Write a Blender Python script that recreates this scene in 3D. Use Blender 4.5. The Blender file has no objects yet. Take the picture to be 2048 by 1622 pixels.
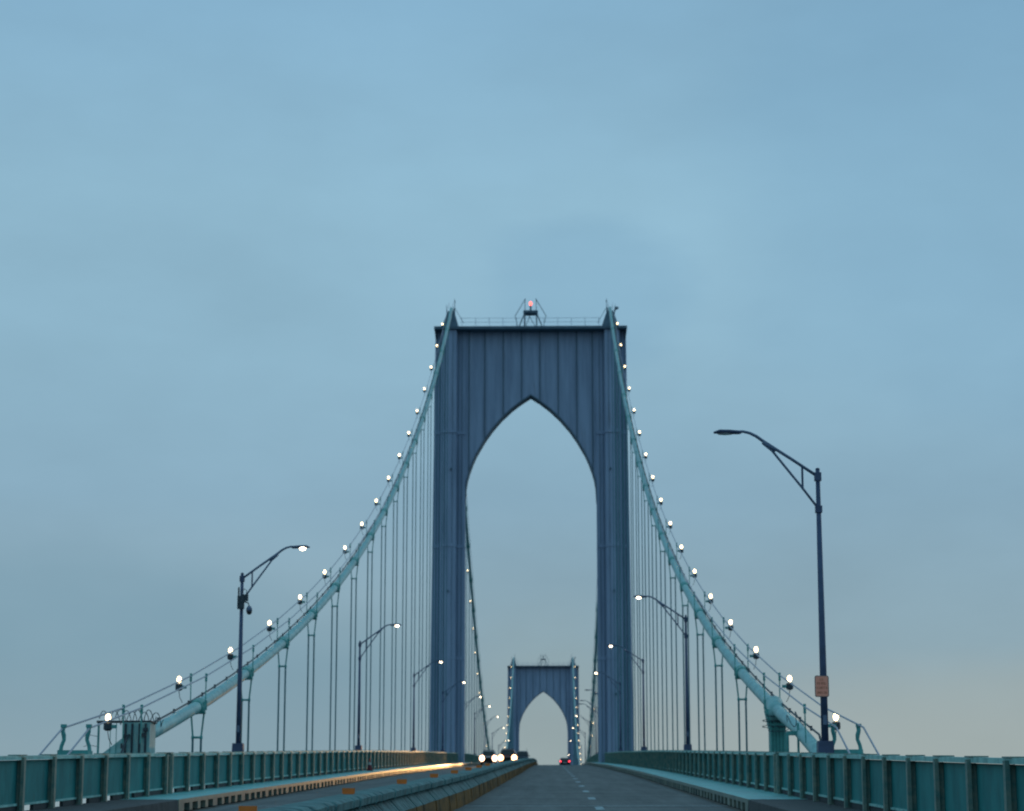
import bpy, math, random
from mathutils import Vector, Matrix
random.seed(7)
scn = bpy.context.scene
COL = scn.collection
PI = math.pi
def lin(c):
    o = []
    for v in c:
        v /= 255.0
        o.append(v/12.92 if v <= .04045 else ((v+.055)/1.055)**2.4)
    return tuple(o)+(1.0,)

# ------------------------------------------------------------------ materials
def mat(name, col, rough=.6, metal=0.0, vary=.25, scale=3.0, bump=0.0, stretch=(1, 1, 1), col2=None, spec=.5, rust=None, emit=None, estr=0):
    m = bpy.data.materials.new(name); m.use_nodes = True
    nt = m.node_tree; N = nt.nodes; L = nt.links
    b = N['Principled BSDF']
    b.inputs['Roughness'].default_value = rough
    b.inputs['Metallic'].default_value = metal
    b.inputs['Specular IOR Level'].default_value = spec
    c = tuple(col)+(1.0,) if len(col) == 3 else tuple(col)
    if emit:
        b.inputs['Base Color'].default_value = c
        b.inputs['Emission Color'].default_value = emit+(1.0,)
        b.inputs['Emission Strength'].default_value = estr
        m.cycles.emission_sampling = 'NONE'
        return m
    tc = N.new('ShaderNodeTexCoord'); mp = N.new('ShaderNodeMapping'); mp.inputs['Scale'].default_value = stretch
    L.new(tc.outputs['Object'], mp.inputs['Vector'])
    n1 = N.new('ShaderNodeTexNoise'); n1.inputs['Scale'].default_value = scale; n1.inputs['Detail'].default_value = 6; n1.inputs['Roughness'].default_value = .65
    L.new(mp.outputs['Vector'], n1.inputs['Vector'])
    rp = N.new('ShaderNodeValToRGB')
    c2 = tuple(col2)+(1.0,) if col2 else tuple(x*(1-vary) for x in c[:3])+(1.0,)
    rp.color_ramp.elements[0].position = .34; rp.color_ramp.elements[0].color = c2
    rp.color_ramp.elements[1].position = .62; rp.color_ramp.elements[1].color = tuple(min(1, x*(1+vary*.5)) for x in c[:3])+(1.0,)
    L.new(n1.outputs['Fac'], rp.inputs['Fac'])
    csock = rp.outputs['Color']
    if rust:
        amt, rs, rst = rust
        mp2 = N.new('ShaderNodeMapping'); mp2.inputs['Scale'].default_value = rst; L.new(tc.outputs['Object'], mp2.inputs['Vector'])
        n2 = N.new('ShaderNodeTexNoise'); n2.inputs['Scale'].default_value = rs; n2.inputs['Detail'].default_value = 8; n2.inputs['Roughness'].default_value = .75
        L.new(mp2.outputs['Vector'], n2.inputs['Vector'])
        mr_ = N.new('ShaderNodeMapRange'); mr_.inputs['From Min'].default_value = .58; mr_.inputs['From Max'].default_value = .70; mr_.inputs['To Max'].default_value = amt
        L.new(n2.outputs['Fac'], mr_.inputs['Value'])
        mx = N.new('ShaderNodeMix'); mx.data_type = 'RGBA'; L.new(mr_.outputs['Result'], mx.inputs['Factor']); L.new(csock, mx.inputs[6]); mx.inputs[7].default_value = (.13, .085, .06, 1)
        csock = mx.outputs[2]
    L.new(csock, b.inputs['Base Color'])
    if bump:
        bp = N.new('ShaderNodeBump'); bp.inputs['Strength'].default_value = bump; bp.inputs['Distance'].default_value = .02
        L.new(n1.outputs['Fac'], bp.inputs['Height']); L.new(bp.outputs['Normal'], b.inputs['Normal'])
    return m

M = {}
M['tower'] = mat('tower_paint', (.29, .375, .51), .65, vary=.16, scale=.9, stretch=(1.4, 1.4, .10), col2=(.22, .29, .41), spec=.3, rust=(.35, .8, (1.6, 1.6, .12)))
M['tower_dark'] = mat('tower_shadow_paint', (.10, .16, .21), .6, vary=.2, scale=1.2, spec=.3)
M['teal'] = mat('cable_paint', (.27, .51, .50), .5, vary=.2, scale=2.0, col2=(.18, .39, .40), spec=.35, rust=(.35, 1.6, (1, 1, 1)))
M['teal_dark'] = mat('band_paint', (.09, .36, .34), .5, vary=.25, scale=4.0, spec=.3)
M['rope'] = mat('rope_paint', (.05, .18, .21), .6, vary=.2, scale=1.0)
M['hand'] = mat('hand_rope_wire', (.40, .40, .46), .6, vary=.15, scale=2.0)
M['rail'] = mat('railing_paint', (.030, .225, .222), .65, vary=.3, scale=1.6, stretch=(1, 1, .5), col2=(.02, .17, .175), spec=.2, rust=(.45, 3.5, (1, 1, .35)))
M['rail_top'] = mat('rail_top_paint', (.27, .56, .52), .5, vary=.35, scale=2.5, col2=(.15, .40, .38), spec=.35, rust=(.6, 2.5, (1, .6, 1)))
M['post'] = mat('rail_post_paint', (.20, .25, .205), .55, vary=.35, scale=4, col2=(.08, .20, .19), spec=.25, rust=(.7, 5, (1, 1, .5)))
M['skirt'] = mat('rubber_and_gap_shade', (.02, .035, .04), .8, vary=.3, scale=4)  # rubber of the railing skirts; also the painted shade inside the barrier
M['ledge'] = mat('steel_curb_paint', (.14, .45, .43), .45, vary=.3, scale=1.2, stretch=(1, .25, 1), col2=(.11, .34, .34), spec=.35)
M['ledge_face'] = mat('steel_curb_face', (.20, .24, .19), .36, vary=.4, scale=2.5, stretch=(1, .5, 1), col2=(.08, .14, .14))
M['conc'] = mat('dark_concrete', (.055, .06, .062), .85, vary=.35, scale=2.2, bump=.3)
M['pier'] = mat('pier_concrete', (.28, .28, .27), .9, vary=.2, scale=.4)
M['slot'] = mat('slot_black', (.008, .009, .01), .9, vary=.1)
M['bar_cap'] = mat('barrier_concrete', (.09, .20, .20), .75, vary=.4, scale=3.0, bump=.4, col2=(.04, .10, .105), spec=.25)
M['bar_foot'] = mat('barrier_rust_stain', (.20, .105, .035), .85, vary=.45, scale=1.3, stretch=(1, .35, 1.5), col2=(.085, .062, .035), spec=.12)
M['lamp_steel'] = mat('lamp_galvanised_steel', (.055, .085, .16), .5, vary=.2, scale=4, metal=.2)
M['lamp_arm'] = mat('lamp_arm_steel', (.11, .16, .25), .5, vary=.15, scale=5)
M['dark_box'] = mat('dark_metal', (.03, .05, .065), .6, vary=.3, scale=8)
M['wire'] = mat('razor_wire', (.06, .10, .12), .5, vary=.2, scale=8, metal=.5)
M['sign'] = mat('sign_orange', (1, .37, .25), .5, vary=.03, scale=8)
M['sign_rim'] = mat('sign_rim', (.20, .17, .16), .5)
M['sign_ink'] = mat('sign_ink', (.42, .12, .07), .6, vary=.1)
M['orange'] = mat('delineator_orange', (.62, .16, .015), .45, vary=.1, scale=8)
M['cone'] = mat('cone_orange', (.35, .05, .03), .55, vary=.2, scale=8)
M['cone_base'] = mat('cone_base', (.16, .012, .02), .6, vary=.2, scale=8)
M['white'] = mat('white_band', (.5, .5, .48), .5, vary=.1)
M['line'] = mat('lane_paint', (.30, .40, .42), .7, vary=.45, scale=5, col2=(.10, .14, .16))
M['gutter'] = mat('gutter_dust', (.10, .088, .07), .85, vary=.4, scale=2.0, stretch=(1, .2, 1))
M['glass'] = mat('car_glass', (.01, .014, .018), .08, vary=.1)
M['tyre'] = mat('tyre_rubber', (.012, .012, .013), .8, vary=.2)
M['car_white'] = mat('car_silver_paint', (.22, .23, .26), .25, vary=.05, metal=.3)
M['car_red'] = mat('car_maroon_paint', (.09, .02, .018), .25, vary=.05, metal=.3)
M['car_dark'] = mat('car_dark_paint', (.02, .03, .045), .25, vary=.05, metal=.3)
M['chrome'] = mat('chrome', (.35, .35, .36), .2, vary=.05, metal=1.0)
M['bulb'] = mat('cable_lamp_glow', (1, .95, .8), emit=(1.0, .72, .36), estr=7)
M['head'] = mat('street_lamp_glow', (1, .95, .85), emit=(1.0, .80, .54), estr=9)
M['headlight'] = mat('headlight_glow', (1, 1, 1), emit=(1.0, .50, .22), estr=9)
M['headlight_cool'] = mat('headlight_cool_glow', (1, 1, 1), emit=(1.0, .56, .33), estr=9)
M['amber'] = mat('amber_lamp', (1, .4, .1), emit=(1.0, .28, .03), estr=3)
M['tail'] = mat('tail_lamp', (.5, .02, .02), emit=(1.0, .05, .07), estr=5)
M['beacon'] = mat('beacon_glow', (1, .2, .15), emit=(1.0, .13, .09), estr=3.2)

# road surface: transverse grooving streaks, patching and wear
def road_mat():
    m = bpy.data.materials.new('road_asphalt'); m.use_nodes = True
    nt = m.node_tree; N = nt.nodes; L = nt.links; b = N['Principled BSDF']
    b.inputs['Roughness'].default_value = .8; b.inputs['Specular IOR Level'].default_value = .3
    tc = N.new('ShaderNodeTexCoord')
    def noise(sc, stretch, det=5):
        mp = N.new('ShaderNodeMapping'); mp.inputs['Scale'].default_value = stretch
        L.new(tc.outputs['Object'], mp.inputs['Vector'])
        n = N.new('ShaderNodeTexNoise'); n.inputs['Scale'].default_value = sc; n.inputs['Detail'].default_value = det; n.inputs['Roughness'].default_value = .7
        L.new(mp.outputs['Vector'], n.inputs['Vector']); return n
    a = noise(.5, (.35, .9, 1)); c = noise(1.1, (1.6, .05, 1)); d = noise(14, (1, .4, 1), 3)
    m1 = N.new('ShaderNodeMath'); m1.operation = 'ADD'; L.new(a.outputs['Fac'], m1.inputs[0]); L.new(c.outputs['Fac'], m1.inputs[1])
    m2 = N.new('ShaderNodeMath'); m2.operation = 'MULTIPLY_ADD'; L.new(d.outputs['Fac'], m2.inputs[0]); m2.inputs[1].default_value = .5; L.new(m1.outputs[0], m2.inputs[2])
    rp = N.new('ShaderNodeValToRGB')
    rp.color_ramp.elements[0].position = .0; rp.color_ramp.elements[1].position = 1.0
    mr = N.new('ShaderNodeMapRange'); mr.inputs['From Min'].default_value = .95; mr.inputs['From Max'].default_value = 1.55
    L.new(m2.outputs[0], mr.inputs['Value']); L.new(mr.outputs['Result'], rp.inputs['Fac'])
    rp.color_ramp.elements[0].color = (.06, .070, .072, 1); rp.color_ramp.elements[1].color = (.16, .175, .172, 1)
    L.new(rp.outputs['Color'], b.inputs['Base Color'])
    bp = N.new('ShaderNodeBump'); bp.inputs['Strength'].default_value = .35; bp.inputs['Distance'].default_value = .01
    L.new(d.outputs['Fac'], bp.inputs['Height']); L.new(bp.outputs['Normal'], b.inputs['Normal'])
    return m
M['road'] = road_mat()
def water_mat():
    m = bpy.data.materials.new('bay_water'); m.use_nodes = True
    nt = m.node_tree; N = nt.nodes; L = nt.links; b = N['Principled BSDF']
    b.inputs['Base Color'].default_value = (.02, .05, .07, 1); b.inputs['Roughness'].default_value = .18
    n = N.new('ShaderNodeTexNoise'); n.inputs['Scale'].default_value = .15; n.inputs['Detail'].default_value = 6
    tc = N.new('ShaderNodeTexCoord'); L.new(tc.outputs['Object'], n.inputs['Vector'])
    bp = N.new('ShaderNodeBump'); bp.inputs['Strength'].default_value = .5; bp.inputs['Distance'].default_value = 1
    L.new(n.outputs['Fac'], bp.inputs['Height']); L.new(bp.outputs['Normal'], b.inputs['Normal'])
    return m
M['water'] = water_mat()

# ------------------------------------------------------------------ mesh helper
class MB:
    def __init__(s): s.v = []; s.f = []
    def quad8(s, P):           # 8 points: bottom 4 ccw, top 4 ccw
        n = len(s.v); s.v += [tuple(p) for p in P]
        s.f += [(n, n+3, n+2, n+1), (n+4, n+5, n+6, n+7), (n, n+1, n+5, n+4), (n+1, n+2, n+6, n+5), (n+2, n+3, n+7, n+6), (n+3, n, n+4, n+7)]
    def box(s, x0, x1, y0, y1, z0, z1):
        if x0 > x1: x0, x1 = x1, x0
        s.quad8([(x0, y0, z0), (x1, y0, z0), (x1, y1, z0), (x0, y1, z0), (x0, y0, z1), (x1, y0, z1), (x1, y1, z1), (x0, y1, z1)])
    def tbox(s, xb0, xb1, xt0, xt1, yb0, yb1, yt0, yt1, z0, z1):
        if xb0 > xb1: xb0, xb1, xt0, xt1 = xb1, xb0, xt1, xt0
        s.quad8([(xb0, yb0, z0), (xb1, yb0, z0), (xb1, yb1, z0), (xb0, yb1, z0), (xt0, yt0, z1), (xt1, yt0, z1), (xt1, yt1, z1), (xt0, yt1, z1)])
    def sbox(s, x0, x1, ya, yb, za, zb, h0, h1):     # box sheared along a sloping profile: za,zb base heights at ya,yb
        if x0 > x1: x0, x1 = x1, x0
        s.quad8([(x0, ya, za+h0), (x1, ya, za+h0), (x1, yb, zb+h0), (x0, yb, zb+h0), (x0, ya, za+h1), (x1, ya, za+h1), (x1, yb, zb+h1), (x0, yb, zb+h1)])
    def sweep(s, sec, path, closed=True, cap=True):   # sec: [(dx,dz)], path: [(x,y,z,scale)]
        n = len(s.v); k = len(sec)
        for (x, y, z, sc) in path:
            for dx, dz in sec: s.v.append((x+dx*sc, y, z+dz*sc))
        for i in range(len(path)-1):
            for j in range(k if closed else k-1):
                a = n+i*k+j; b = n+i*k+(j+1) % k
                s.f.append((a, a+k, b+k, b))
        if cap and closed:
            s.f.append(tuple(n+j for j in range(k))); e = n+(len(path)-1)*k
            s.f.append(tuple(e+k-1-j for j in range(k)))
    def tube(s, pts, r, k=8, cap=True):
        if not isinstance(r, (list, tuple)): r = [r]*len(pts)
        P = [Vector(p) for p in pts]; n = len(s.v); up = None
        for i, p in enumerate(P):
            t = (P[min(i+1, len(P)-1)]-P[max(i-1, 0)])
            if t.length < 1e-9: t = Vector((0, 0, 1))
            t.normalize()
            if up is None: up = Vector((1, 0, 0)) if abs(t.x) < .9 else Vector((0, 1, 0))
            a = t.cross(up)
            if a.length < 1e-6: a = t.cross(Vector((0, 1, 0)))
            a.normalize(); b = a.cross(t).normalized(); up = b
            for j in range(k):
                q = 2*PI*j/k
                s.v.append(tuple(p+a*(math.cos(q)*r[i])+b*(math.sin(q)*r[i])))
        for i in range(len(P)-1):
            for j in range(k):
                A = n+i*k+j; B = n+i*k+(j+1) % k
                s.f.append((A, B, B+k, A+k))
        if cap:
            s.f.append(tuple(n+k-1-j for j in range(k))); e = n+(len(P)-1)*k
            s.f.append(tuple(e+j for j in range(k)))
    def ball(s, c, rx, ry, rz, nu=10, nv=7):
        n = len(s.v)
        for i in range(nv+1):
            th = PI*i/nv
            for j in range(nu):
                ph = 2*PI*j/nu
                s.v.append((c[0]+rx*math.sin(th)*math.cos(ph), c[1]+ry*math.sin(th)*math.sin(ph), c[2]+rz*math.cos(th)))
        for i in range(nv):
            for j in range(nu):
                a = n+i*nu+j; b = n+i*nu+(j+1) % nu
                s.f.append((a, a+nu, b+nu, b))
    def build(s, name, m, parent=None, smooth=False, loc=None):
        me = bpy.data.meshes.new(name); me.from_pydata(s.v, [], s.f); me.validate(); me.materials.append(m)
        if smooth: me.polygons.foreach_set('use_smooth', [True]*len(me.polygons))
        me.update()
        o = bpy.data.objects.new(name, me); COL.objects.link(o)
        if parent: o.parent = parent
        if loc: o.location = loc
        return o
def tag(o, label=None, cat=None, group=None, kind=None):
    if label: o['label'] = label
    if cat: o['category'] = cat
    if group: o['group'] = group
    if kind: o['kind'] = kind
    return o
def empty(name, loc, label, cat, group=None, rz=0):
    o = bpy.data.objects.new(name, None); COL.objects.link(o); o.location = loc; o.rotation_euler = (0, 0, rz); o.empty_display_size = .3
    return tag(o, label, cat, group)
def copy_tree(o, parent=None):
    c = o.copy(); COL.objects.link(c)
    if parent: c.parent = parent
    for ch in [x for x in bpy.data.objects if x.parent == o]: copy_tree(ch, c)
    return c
ORD = 'first second third fourth fifth sixth seventh eighth ninth tenth eleventh twelfth thirteenth fourteenth fifteenth sixteenth seventeenth eighteenth nineteenth twentieth twenty-first twenty-second twenty-third twenty-fourth twenty-fifth twenty-sixth twenty-seventh twenty-eighth twenty-ninth thirtieth thirty-first thirty-second thirty-third thirty-fourth thirty-fifth thirty-sixth thirty-seventh thirty-eighth thirty-ninth fortieth'.split()

# ------------------------------------------------------------------ bridge geometry (metres; y runs along the bridge, the eye is at z = 0)
D0 = 66.47; T1 = D0+209.5; T2 = T1+488.0
BAY_S = 209.5/17; BAY_M = 488.0/40
HALF = 10.06                      # cable planes
YS = [-60, 0, 30, 46.4, 61.5, 76.7, 102.3, 127.8, 149, 170.3, 212.7, 237, 255, 281, 308.5, 336, 364, 398, 425.7, 470, 520]
ZS = [-3.05, -.12, 1.39, 2.22, 3.0, 3.78, 5.08, 6.37, 7.42, 8.45, 10.50, 11.63, 12.47, 13.71, 14.95, 16.12, 17.18, 18.30, 19.02, 19.85, 20.2]
def _slopes():
    n = len(YS); d = [(ZS[i+1]-ZS[i])/(YS[i+1]-YS[i]) for i in range(n-1)]
    m = [d[0]]+[(d[i-1]+d[i])/2 for i in range(1, n-1)]+[0.0]
    return m
MS = _slopes()
def rt(y):                        # top of the railing above the eye
    if y > 520: y = 1040-y
    y = max(y, YS[0])
    i = 0
    while i < len(YS)-2 and y > YS[i+1]: i += 1
    h = YS[i+1]-YS[i]; t = (y-YS[i])/h
    return (2*t**3-3*t*t+1)*ZS[i]+(t**3-2*t*t+t)*h*MS[i]+(-2*t**3+3*t*t)*ZS[i+1]+(t**3-t*t)*h*MS[i+1]
def road(y): return rt(y)-1.55
ZT = 70.30; ZB = 4.52; SAG = 8.66; ZM = 20.45; DROP = 1.0
def cable_z(y):
    if y < D0: return ZB-DROP+(y-D0)*.62
    if y <= T1:
        t = (y-D0)/209.5; return ZB+(ZT-ZB)*t-4*SAG*t*(1-t)-DROP
    t = (y-T1-244)/244; return ZM+(ZT-ZM)*t*t-DROP

ys_fine = [-20+4*i for i in range(0, 270)]
ys_fine = [y for y in ys_fine if y <= 1040]

# ------------------------------------------------------------------ setting
w = MB(); w.v = [(-9000, -6000, 0), (9000, -6000, 0), (9000, 22000, 0), (-9000, 22000, 0)]; w.f = [(0, 1, 2, 3)]
tag(w.build('water', M['water'], loc=(0, 0, -41)), kind='structure')
def strip(xa, xb, y0, y1, dz, step=2.0, dzb=None):
    b = MB(); n = max(1, int(round((y1-y0)/step)))
    for i in range(n+1):
        y = y0+(y1-y0)*i/n; z = road(y)+dz
        b.v += [(xa, y, z), (xb, y, z if dzb is None else road(y)+dzb)]
    for i in range(n): b.f.append((2*i, 2*i+1, 2*i+3, 2*i+2))
    return b
tag(strip(-7.5, 7.5, -20, 620, 0).build('road', M['road']), kind='structure')
dk = MB(); dk.sweep([(-10.5, -.03), (10.5, -.03), (10.5, -.75), (8.6, -.8), (8.4, -2.2), (-8.4, -2.2), (-8.6, -.8), (-10.5, -.75)], [(0, y, road(y)-.01, 1) for y in ys_fine])
tag(dk.build('bridge_deck_slab', M['conc']), kind='structure')
# lane dashes, one short painted stripe each
lm = MB()
y = 39.4; k = 0
while y < 330:
    a, b_ = y-1.55, y+1.55
    n = 4
    for i in range(n):
        p, q = a+(b_-a)*i/n, a+(b_-a)*(i+1)/n
        s0 = len(lm.v)
        lm.v += [(3.55, p, road(p)+.005), (3.79, p, road(p)+.005), (3.79, q, road(q)+.005), (3.55, q, road(q)+.005)]
        lm.f.append((s0, s0+1, s0+2, s0+3))
    y += 12.19
tag(lm.build('road_marking', M['line']), kind='structure')
for s in (-1, 1):
    g = strip(s*7.28, s*7.46, 8, 330, .006) if s > 0 else strip(-7.46, -7.28, 8, 330, .006)
    tag(g.build('road_edge_line', M['gutter']), kind='structure')
# expansion joints
for yj, nm in ((D0-.6, 'a'), (T1-2.9, 'b')):
    j = MB()
    for x0, x1 in ((-7.44, -1.25), (-.2, 7.44)):
        for i in range(2):
            yy = yj+i*.28; s0 = len(j.v)
            j.v += [(x0, yy, road(yy)+.008), (x1, yy, road(yy)+.008), (x1, yy+.17, road(yy+.17)+.008), (x0, yy+.17, road(yy+.17)+.008)]
            j.f.append((s0, s0+1, s0+2, s0+3))
    tag(j.build('road_expansion_joint', M['line']), kind='structure')

# ------------------------------------------------------------------ kerbs
SIDE = {-1: 'left', 1: 'right'}
for s in (-1, 1):
    c = MB(); n = 30
    sec = [(s*7.45, 0), (s*7.47, .33), (s*7.52, .35), (s*9.14, .35), (s*9.14, -.02), (s*7.45, -.02)]
    if s < 0: sec = sec[::-1]
    c.sweep(sec, [(0, -15+i*(74.4/n), road(-15+i*(74.4/n)), 1) for i in range(n+1)])
    tag(c.build('concrete_kerb', M['conc']), f'dark weathered concrete kerb along the {SIDE[s]} edge of the approach road', 'kerb', 'concrete approach kerbs')
    r = empty('steel_kerb', (0, 0, 0), f'long pale teal steel kerb with drain slots along the {SIDE[s]} side of the road', 'kerb', 'slotted steel kerbs')
    top = MB(); face = MB(); inn = MB()
    y = 59.45
    while y < 470:
        y2 = y+3.08
        top.sbox(s*7.47, s*9.14, y, y2-.012, road(y), road(y2), .325, .35)
        face.sbox(s*7.45, s*7.47, y, y2-.012, road(y), road(y2), .235, .35)
        y = y2
    y = 59.45; k = 0
    while y < 470:
        # tooth then slot
        wt = .48 if k % 4 else .85
        face.sbox(s*7.45, s*7.6, y, y+wt, road(y), road(y+wt), .03, .233)
        y += wt+.93; k += 1
    inn.sweep([(s*7.62, .0), (s*7.62, .32), (s*7.66, .32), (s*7.66, .0)][::(1 if s > 0 else -1)], [(0, 59.6+i*4, road(59.6+i*4), 1) for i in range(104)])
    end = MB(); end.sbox(s*7.47, s*9.14, 59.42, 59.45, road(59.4), road(59.4), 0, .324)
    top.build('kerb_top', M['ledge'], r); face.build('slotted_face', M['ledge_face'], r); inn.build('drain_channel', M['slot'], r); end.build('end_plate', M['post'], r)

# ------------------------------------------------------------------ railings, three lengths per side
def railing(s, ya, yb, bay, desc, ext=None):
    r = empty('bridge_railing', (s*9.05, ya, road(ya)), f'teal steel panel railing on the {SIDE[s]} side, {desc}', 'railing', 'teal panel railings')
    X = s*9.05
    ys = []
    y = ya
    while y <= yb+.01: ys.append(y); y += bay
    L = lambda m: m
    panel = MB(); top = MB(); bot = MB(); skirts = []
    off = Matrix.Translation((-X, -ya, -road(ya)))
    def fin(b, name, m, par=r):
        b.v = [(v[0]-X, v[1]-ya, v[2]-road(ya)) for v in b.v]
        return b.build(name, m, par)
    for a, b_ in zip(ys[:-1], ys[1:]):
        za, zb = road(a), road(b_)
        panel.sbox(X-.008, X+.008, a, b_, za, zb, .50, 1.44)
        top.sbox(X-.11*1, X+.11, a+.01, b_-.01, za, zb, 1.45, 1.535)
        bot.sbox(X-.055, X+.055, a+.06, b_-.06, za, zb, .482, .53)
        rr = random.Random(int(a*10)+s)
        g = .5 if s < 0 else .25
        if rr.random() < (.28 if s < 0 else .45): g = 0.12 if s < 0 else .04
        m1 = a+(b_-a)*g
        skirt = MB(); skirt.sbox(X-.04, X+.04, m1, b_-.02, road(m1), zb, .352, .478); skirts.append(skirt)
    fin(panel, 'rail_panel', M['rail']); fin(top, 'top_rail', M['rail_top']); fin(bot, 'bottom_rail', M['rail_top']); [fin(q, 'rubber_skirt', M['skirt']) for q in skirts]
    xi = -s
    allp = list(ys)
    if ext: allp += ext
    for y in allp[:100]:
        p = MB(); z = road(y)
        p.box(X+xi*.10, X+xi*.17, y-.085, y+.085, z+.35, z+1.50)
        if y in ys: p.sbox(X-.13, X+.13, y-.33, y+.33, road(y-.33), road(y+.33), 1.537, 1.558)
        p.box(X+xi*.01, X+xi*.10, y-.012, y+.012, z+.35, z+1.445)
        p.box(X-xi*.01, X-xi*.14, y-.05, y+.05, z+.30, z+1.42)
        p.box(X+xi*.02, X+xi*.15, y-.10, y+.10, z+.351, z+.372)
        fin(p, 'post', M['post'])
    if len(allp) > 100:
        p = MB()
        for y in allp[100:]:
            z = road(y); p.box(X+xi*.03, X+xi*.17, y-.06, y+.06, z+.35, z+1.50)
        o = fin(p, 'more_posts', M['post']); o['kind'] = 'stuff'
    return r
railing(-1, 66.0-3.0*14, 66.0, 3.0, 'nearest length before the cable bent')
railing(1, 66.0-3.0*15, 66.0, 3.0, 'nearest length before the cable bent')
for s in (-1, 1):
    railing(s, 66.9, 66.9+3.08*67, 3.08, 'middle length running up to the near tower')
    railing(s, T1-1.8, T1-1.8+3.05*62, 3.05, 'far length beyond the near tower')
    # short closing plate at the tower joint
for s in (-1, 1):
    t = MB(); a, b_ = 66.9+3.08*67, T1-1.8
    t.sbox(s*9.05-.06, s*9.05+.06, a+.1, b_-.1, road(a), road(b_), .36, 1.5)
    tag(t.build('railing_joint_plate', M['rail_top']), f'pale plate closing the {SIDE[s]} railing joint beside the near tower leg', 'plate')

# ------------------------------------------------------------------ movable barrier
def bx(y):
    pts = [(0, -1.55), (39, -1.2), (50, -1.0), (60, -.8), (70, -.62), (103, -.42), (147, -.16), (400, -.14)]
    for (a, b), (c, d) in zip(pts[:-1], pts[1:]):
        if a <= y <= c: return b+(d-b)*(y-a)/(c-a)
    return pts[-1][1]
def barrier(ya, yb, label, dels):
    r = empty('road_barrier', (bx(ya), ya, road(ya)), label, 'road barrier', 'barrier lengths between the carriageways')
    ox, oy, oz = bx(ya), ya, road(ya)
    cap = MB(); slope = MB(); foot = MB(); core = MB()
    half = [(.30, .72), (.31, .84), (.24, .885), (.10, .90)]
    capsec = half+[(-x, z) for x, z in reversed(half)]
    slsec = [(.415, .425), (.19, .665), (-.19, .665), (-.415, .425)]
    ftsec = [(.44, 0.0), (.44, .10), (.41, .42), (-.41, .42), (-.44, .10), (-.44, 0)]
    n = int(yb-ya)
    rr = random.Random(int(ya))
    for i in range(n):
        y0 = ya+i; jx = rr.uniform(-.018, .018)
        p = lambda yy, k=1: (bx(yy)+jx-ox, yy-oy, road(yy)-oz, k)
        cap.sweep(capsec, [p(y0+.03, .96), p(y0+.07), p(y0+.90), p(y0+.95, .96)])
        for a in (0.03, .53): slope.sweep(slsec, [p(y0+a), p(y0+a+.43)])
        foot.sweep(ftsec, [p(y0+.004), p(y0+.996)])
    core.sweep([(.17, .05), (.17, .80), (-.17, .80), (-.17, .05)], [(bx(ya+i)-ox, ya+i-oy, road(ya+i)-oz, 1) for i in range(n+1)])
    core.sweep([(.36, .03), (.36, .44), (-.36, .44), (-.36, .03)], [(bx(ya+i)-ox, ya+i-oy, road(ya+i)-oz, 1) for i in range(n+1)])
    for b in (cap, slope, foot, core):
        pass
    cap.build('barrier_cap', M['bar_cap'], r); slope.build('sloped_shoulder', M['bar_cap'], r); foot.build('rusty_foot', M['bar_foot'], r); core.build('gap_shade_core', M['skirt'], r)  # near-black core paints in the shadow gap between cap and shoulder
    for y in dels:
        d = MB(); x = bx(y)-ox; z = road(y)+.90-oz; yy = y-oy
        d.box(x-.11, x+.11, yy-.012, yy+.012, z+.012, z+.105); d.box(x-.09, x+.09, yy-.05, yy+.05, z, z+.012)
        d.build('reflector', M['orange'], r)
barrier(20.2, 66.2, 'near length of teal grey concrete barrier with rust brown foot and orange reflectors', (27.0, 39.2, 50.2, 60.2))
barrier(66.3, 371.3, 'long far length of movable barrier running uphill towards the near tower', (69.2, 79.0, 89.0, 99.0))

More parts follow.
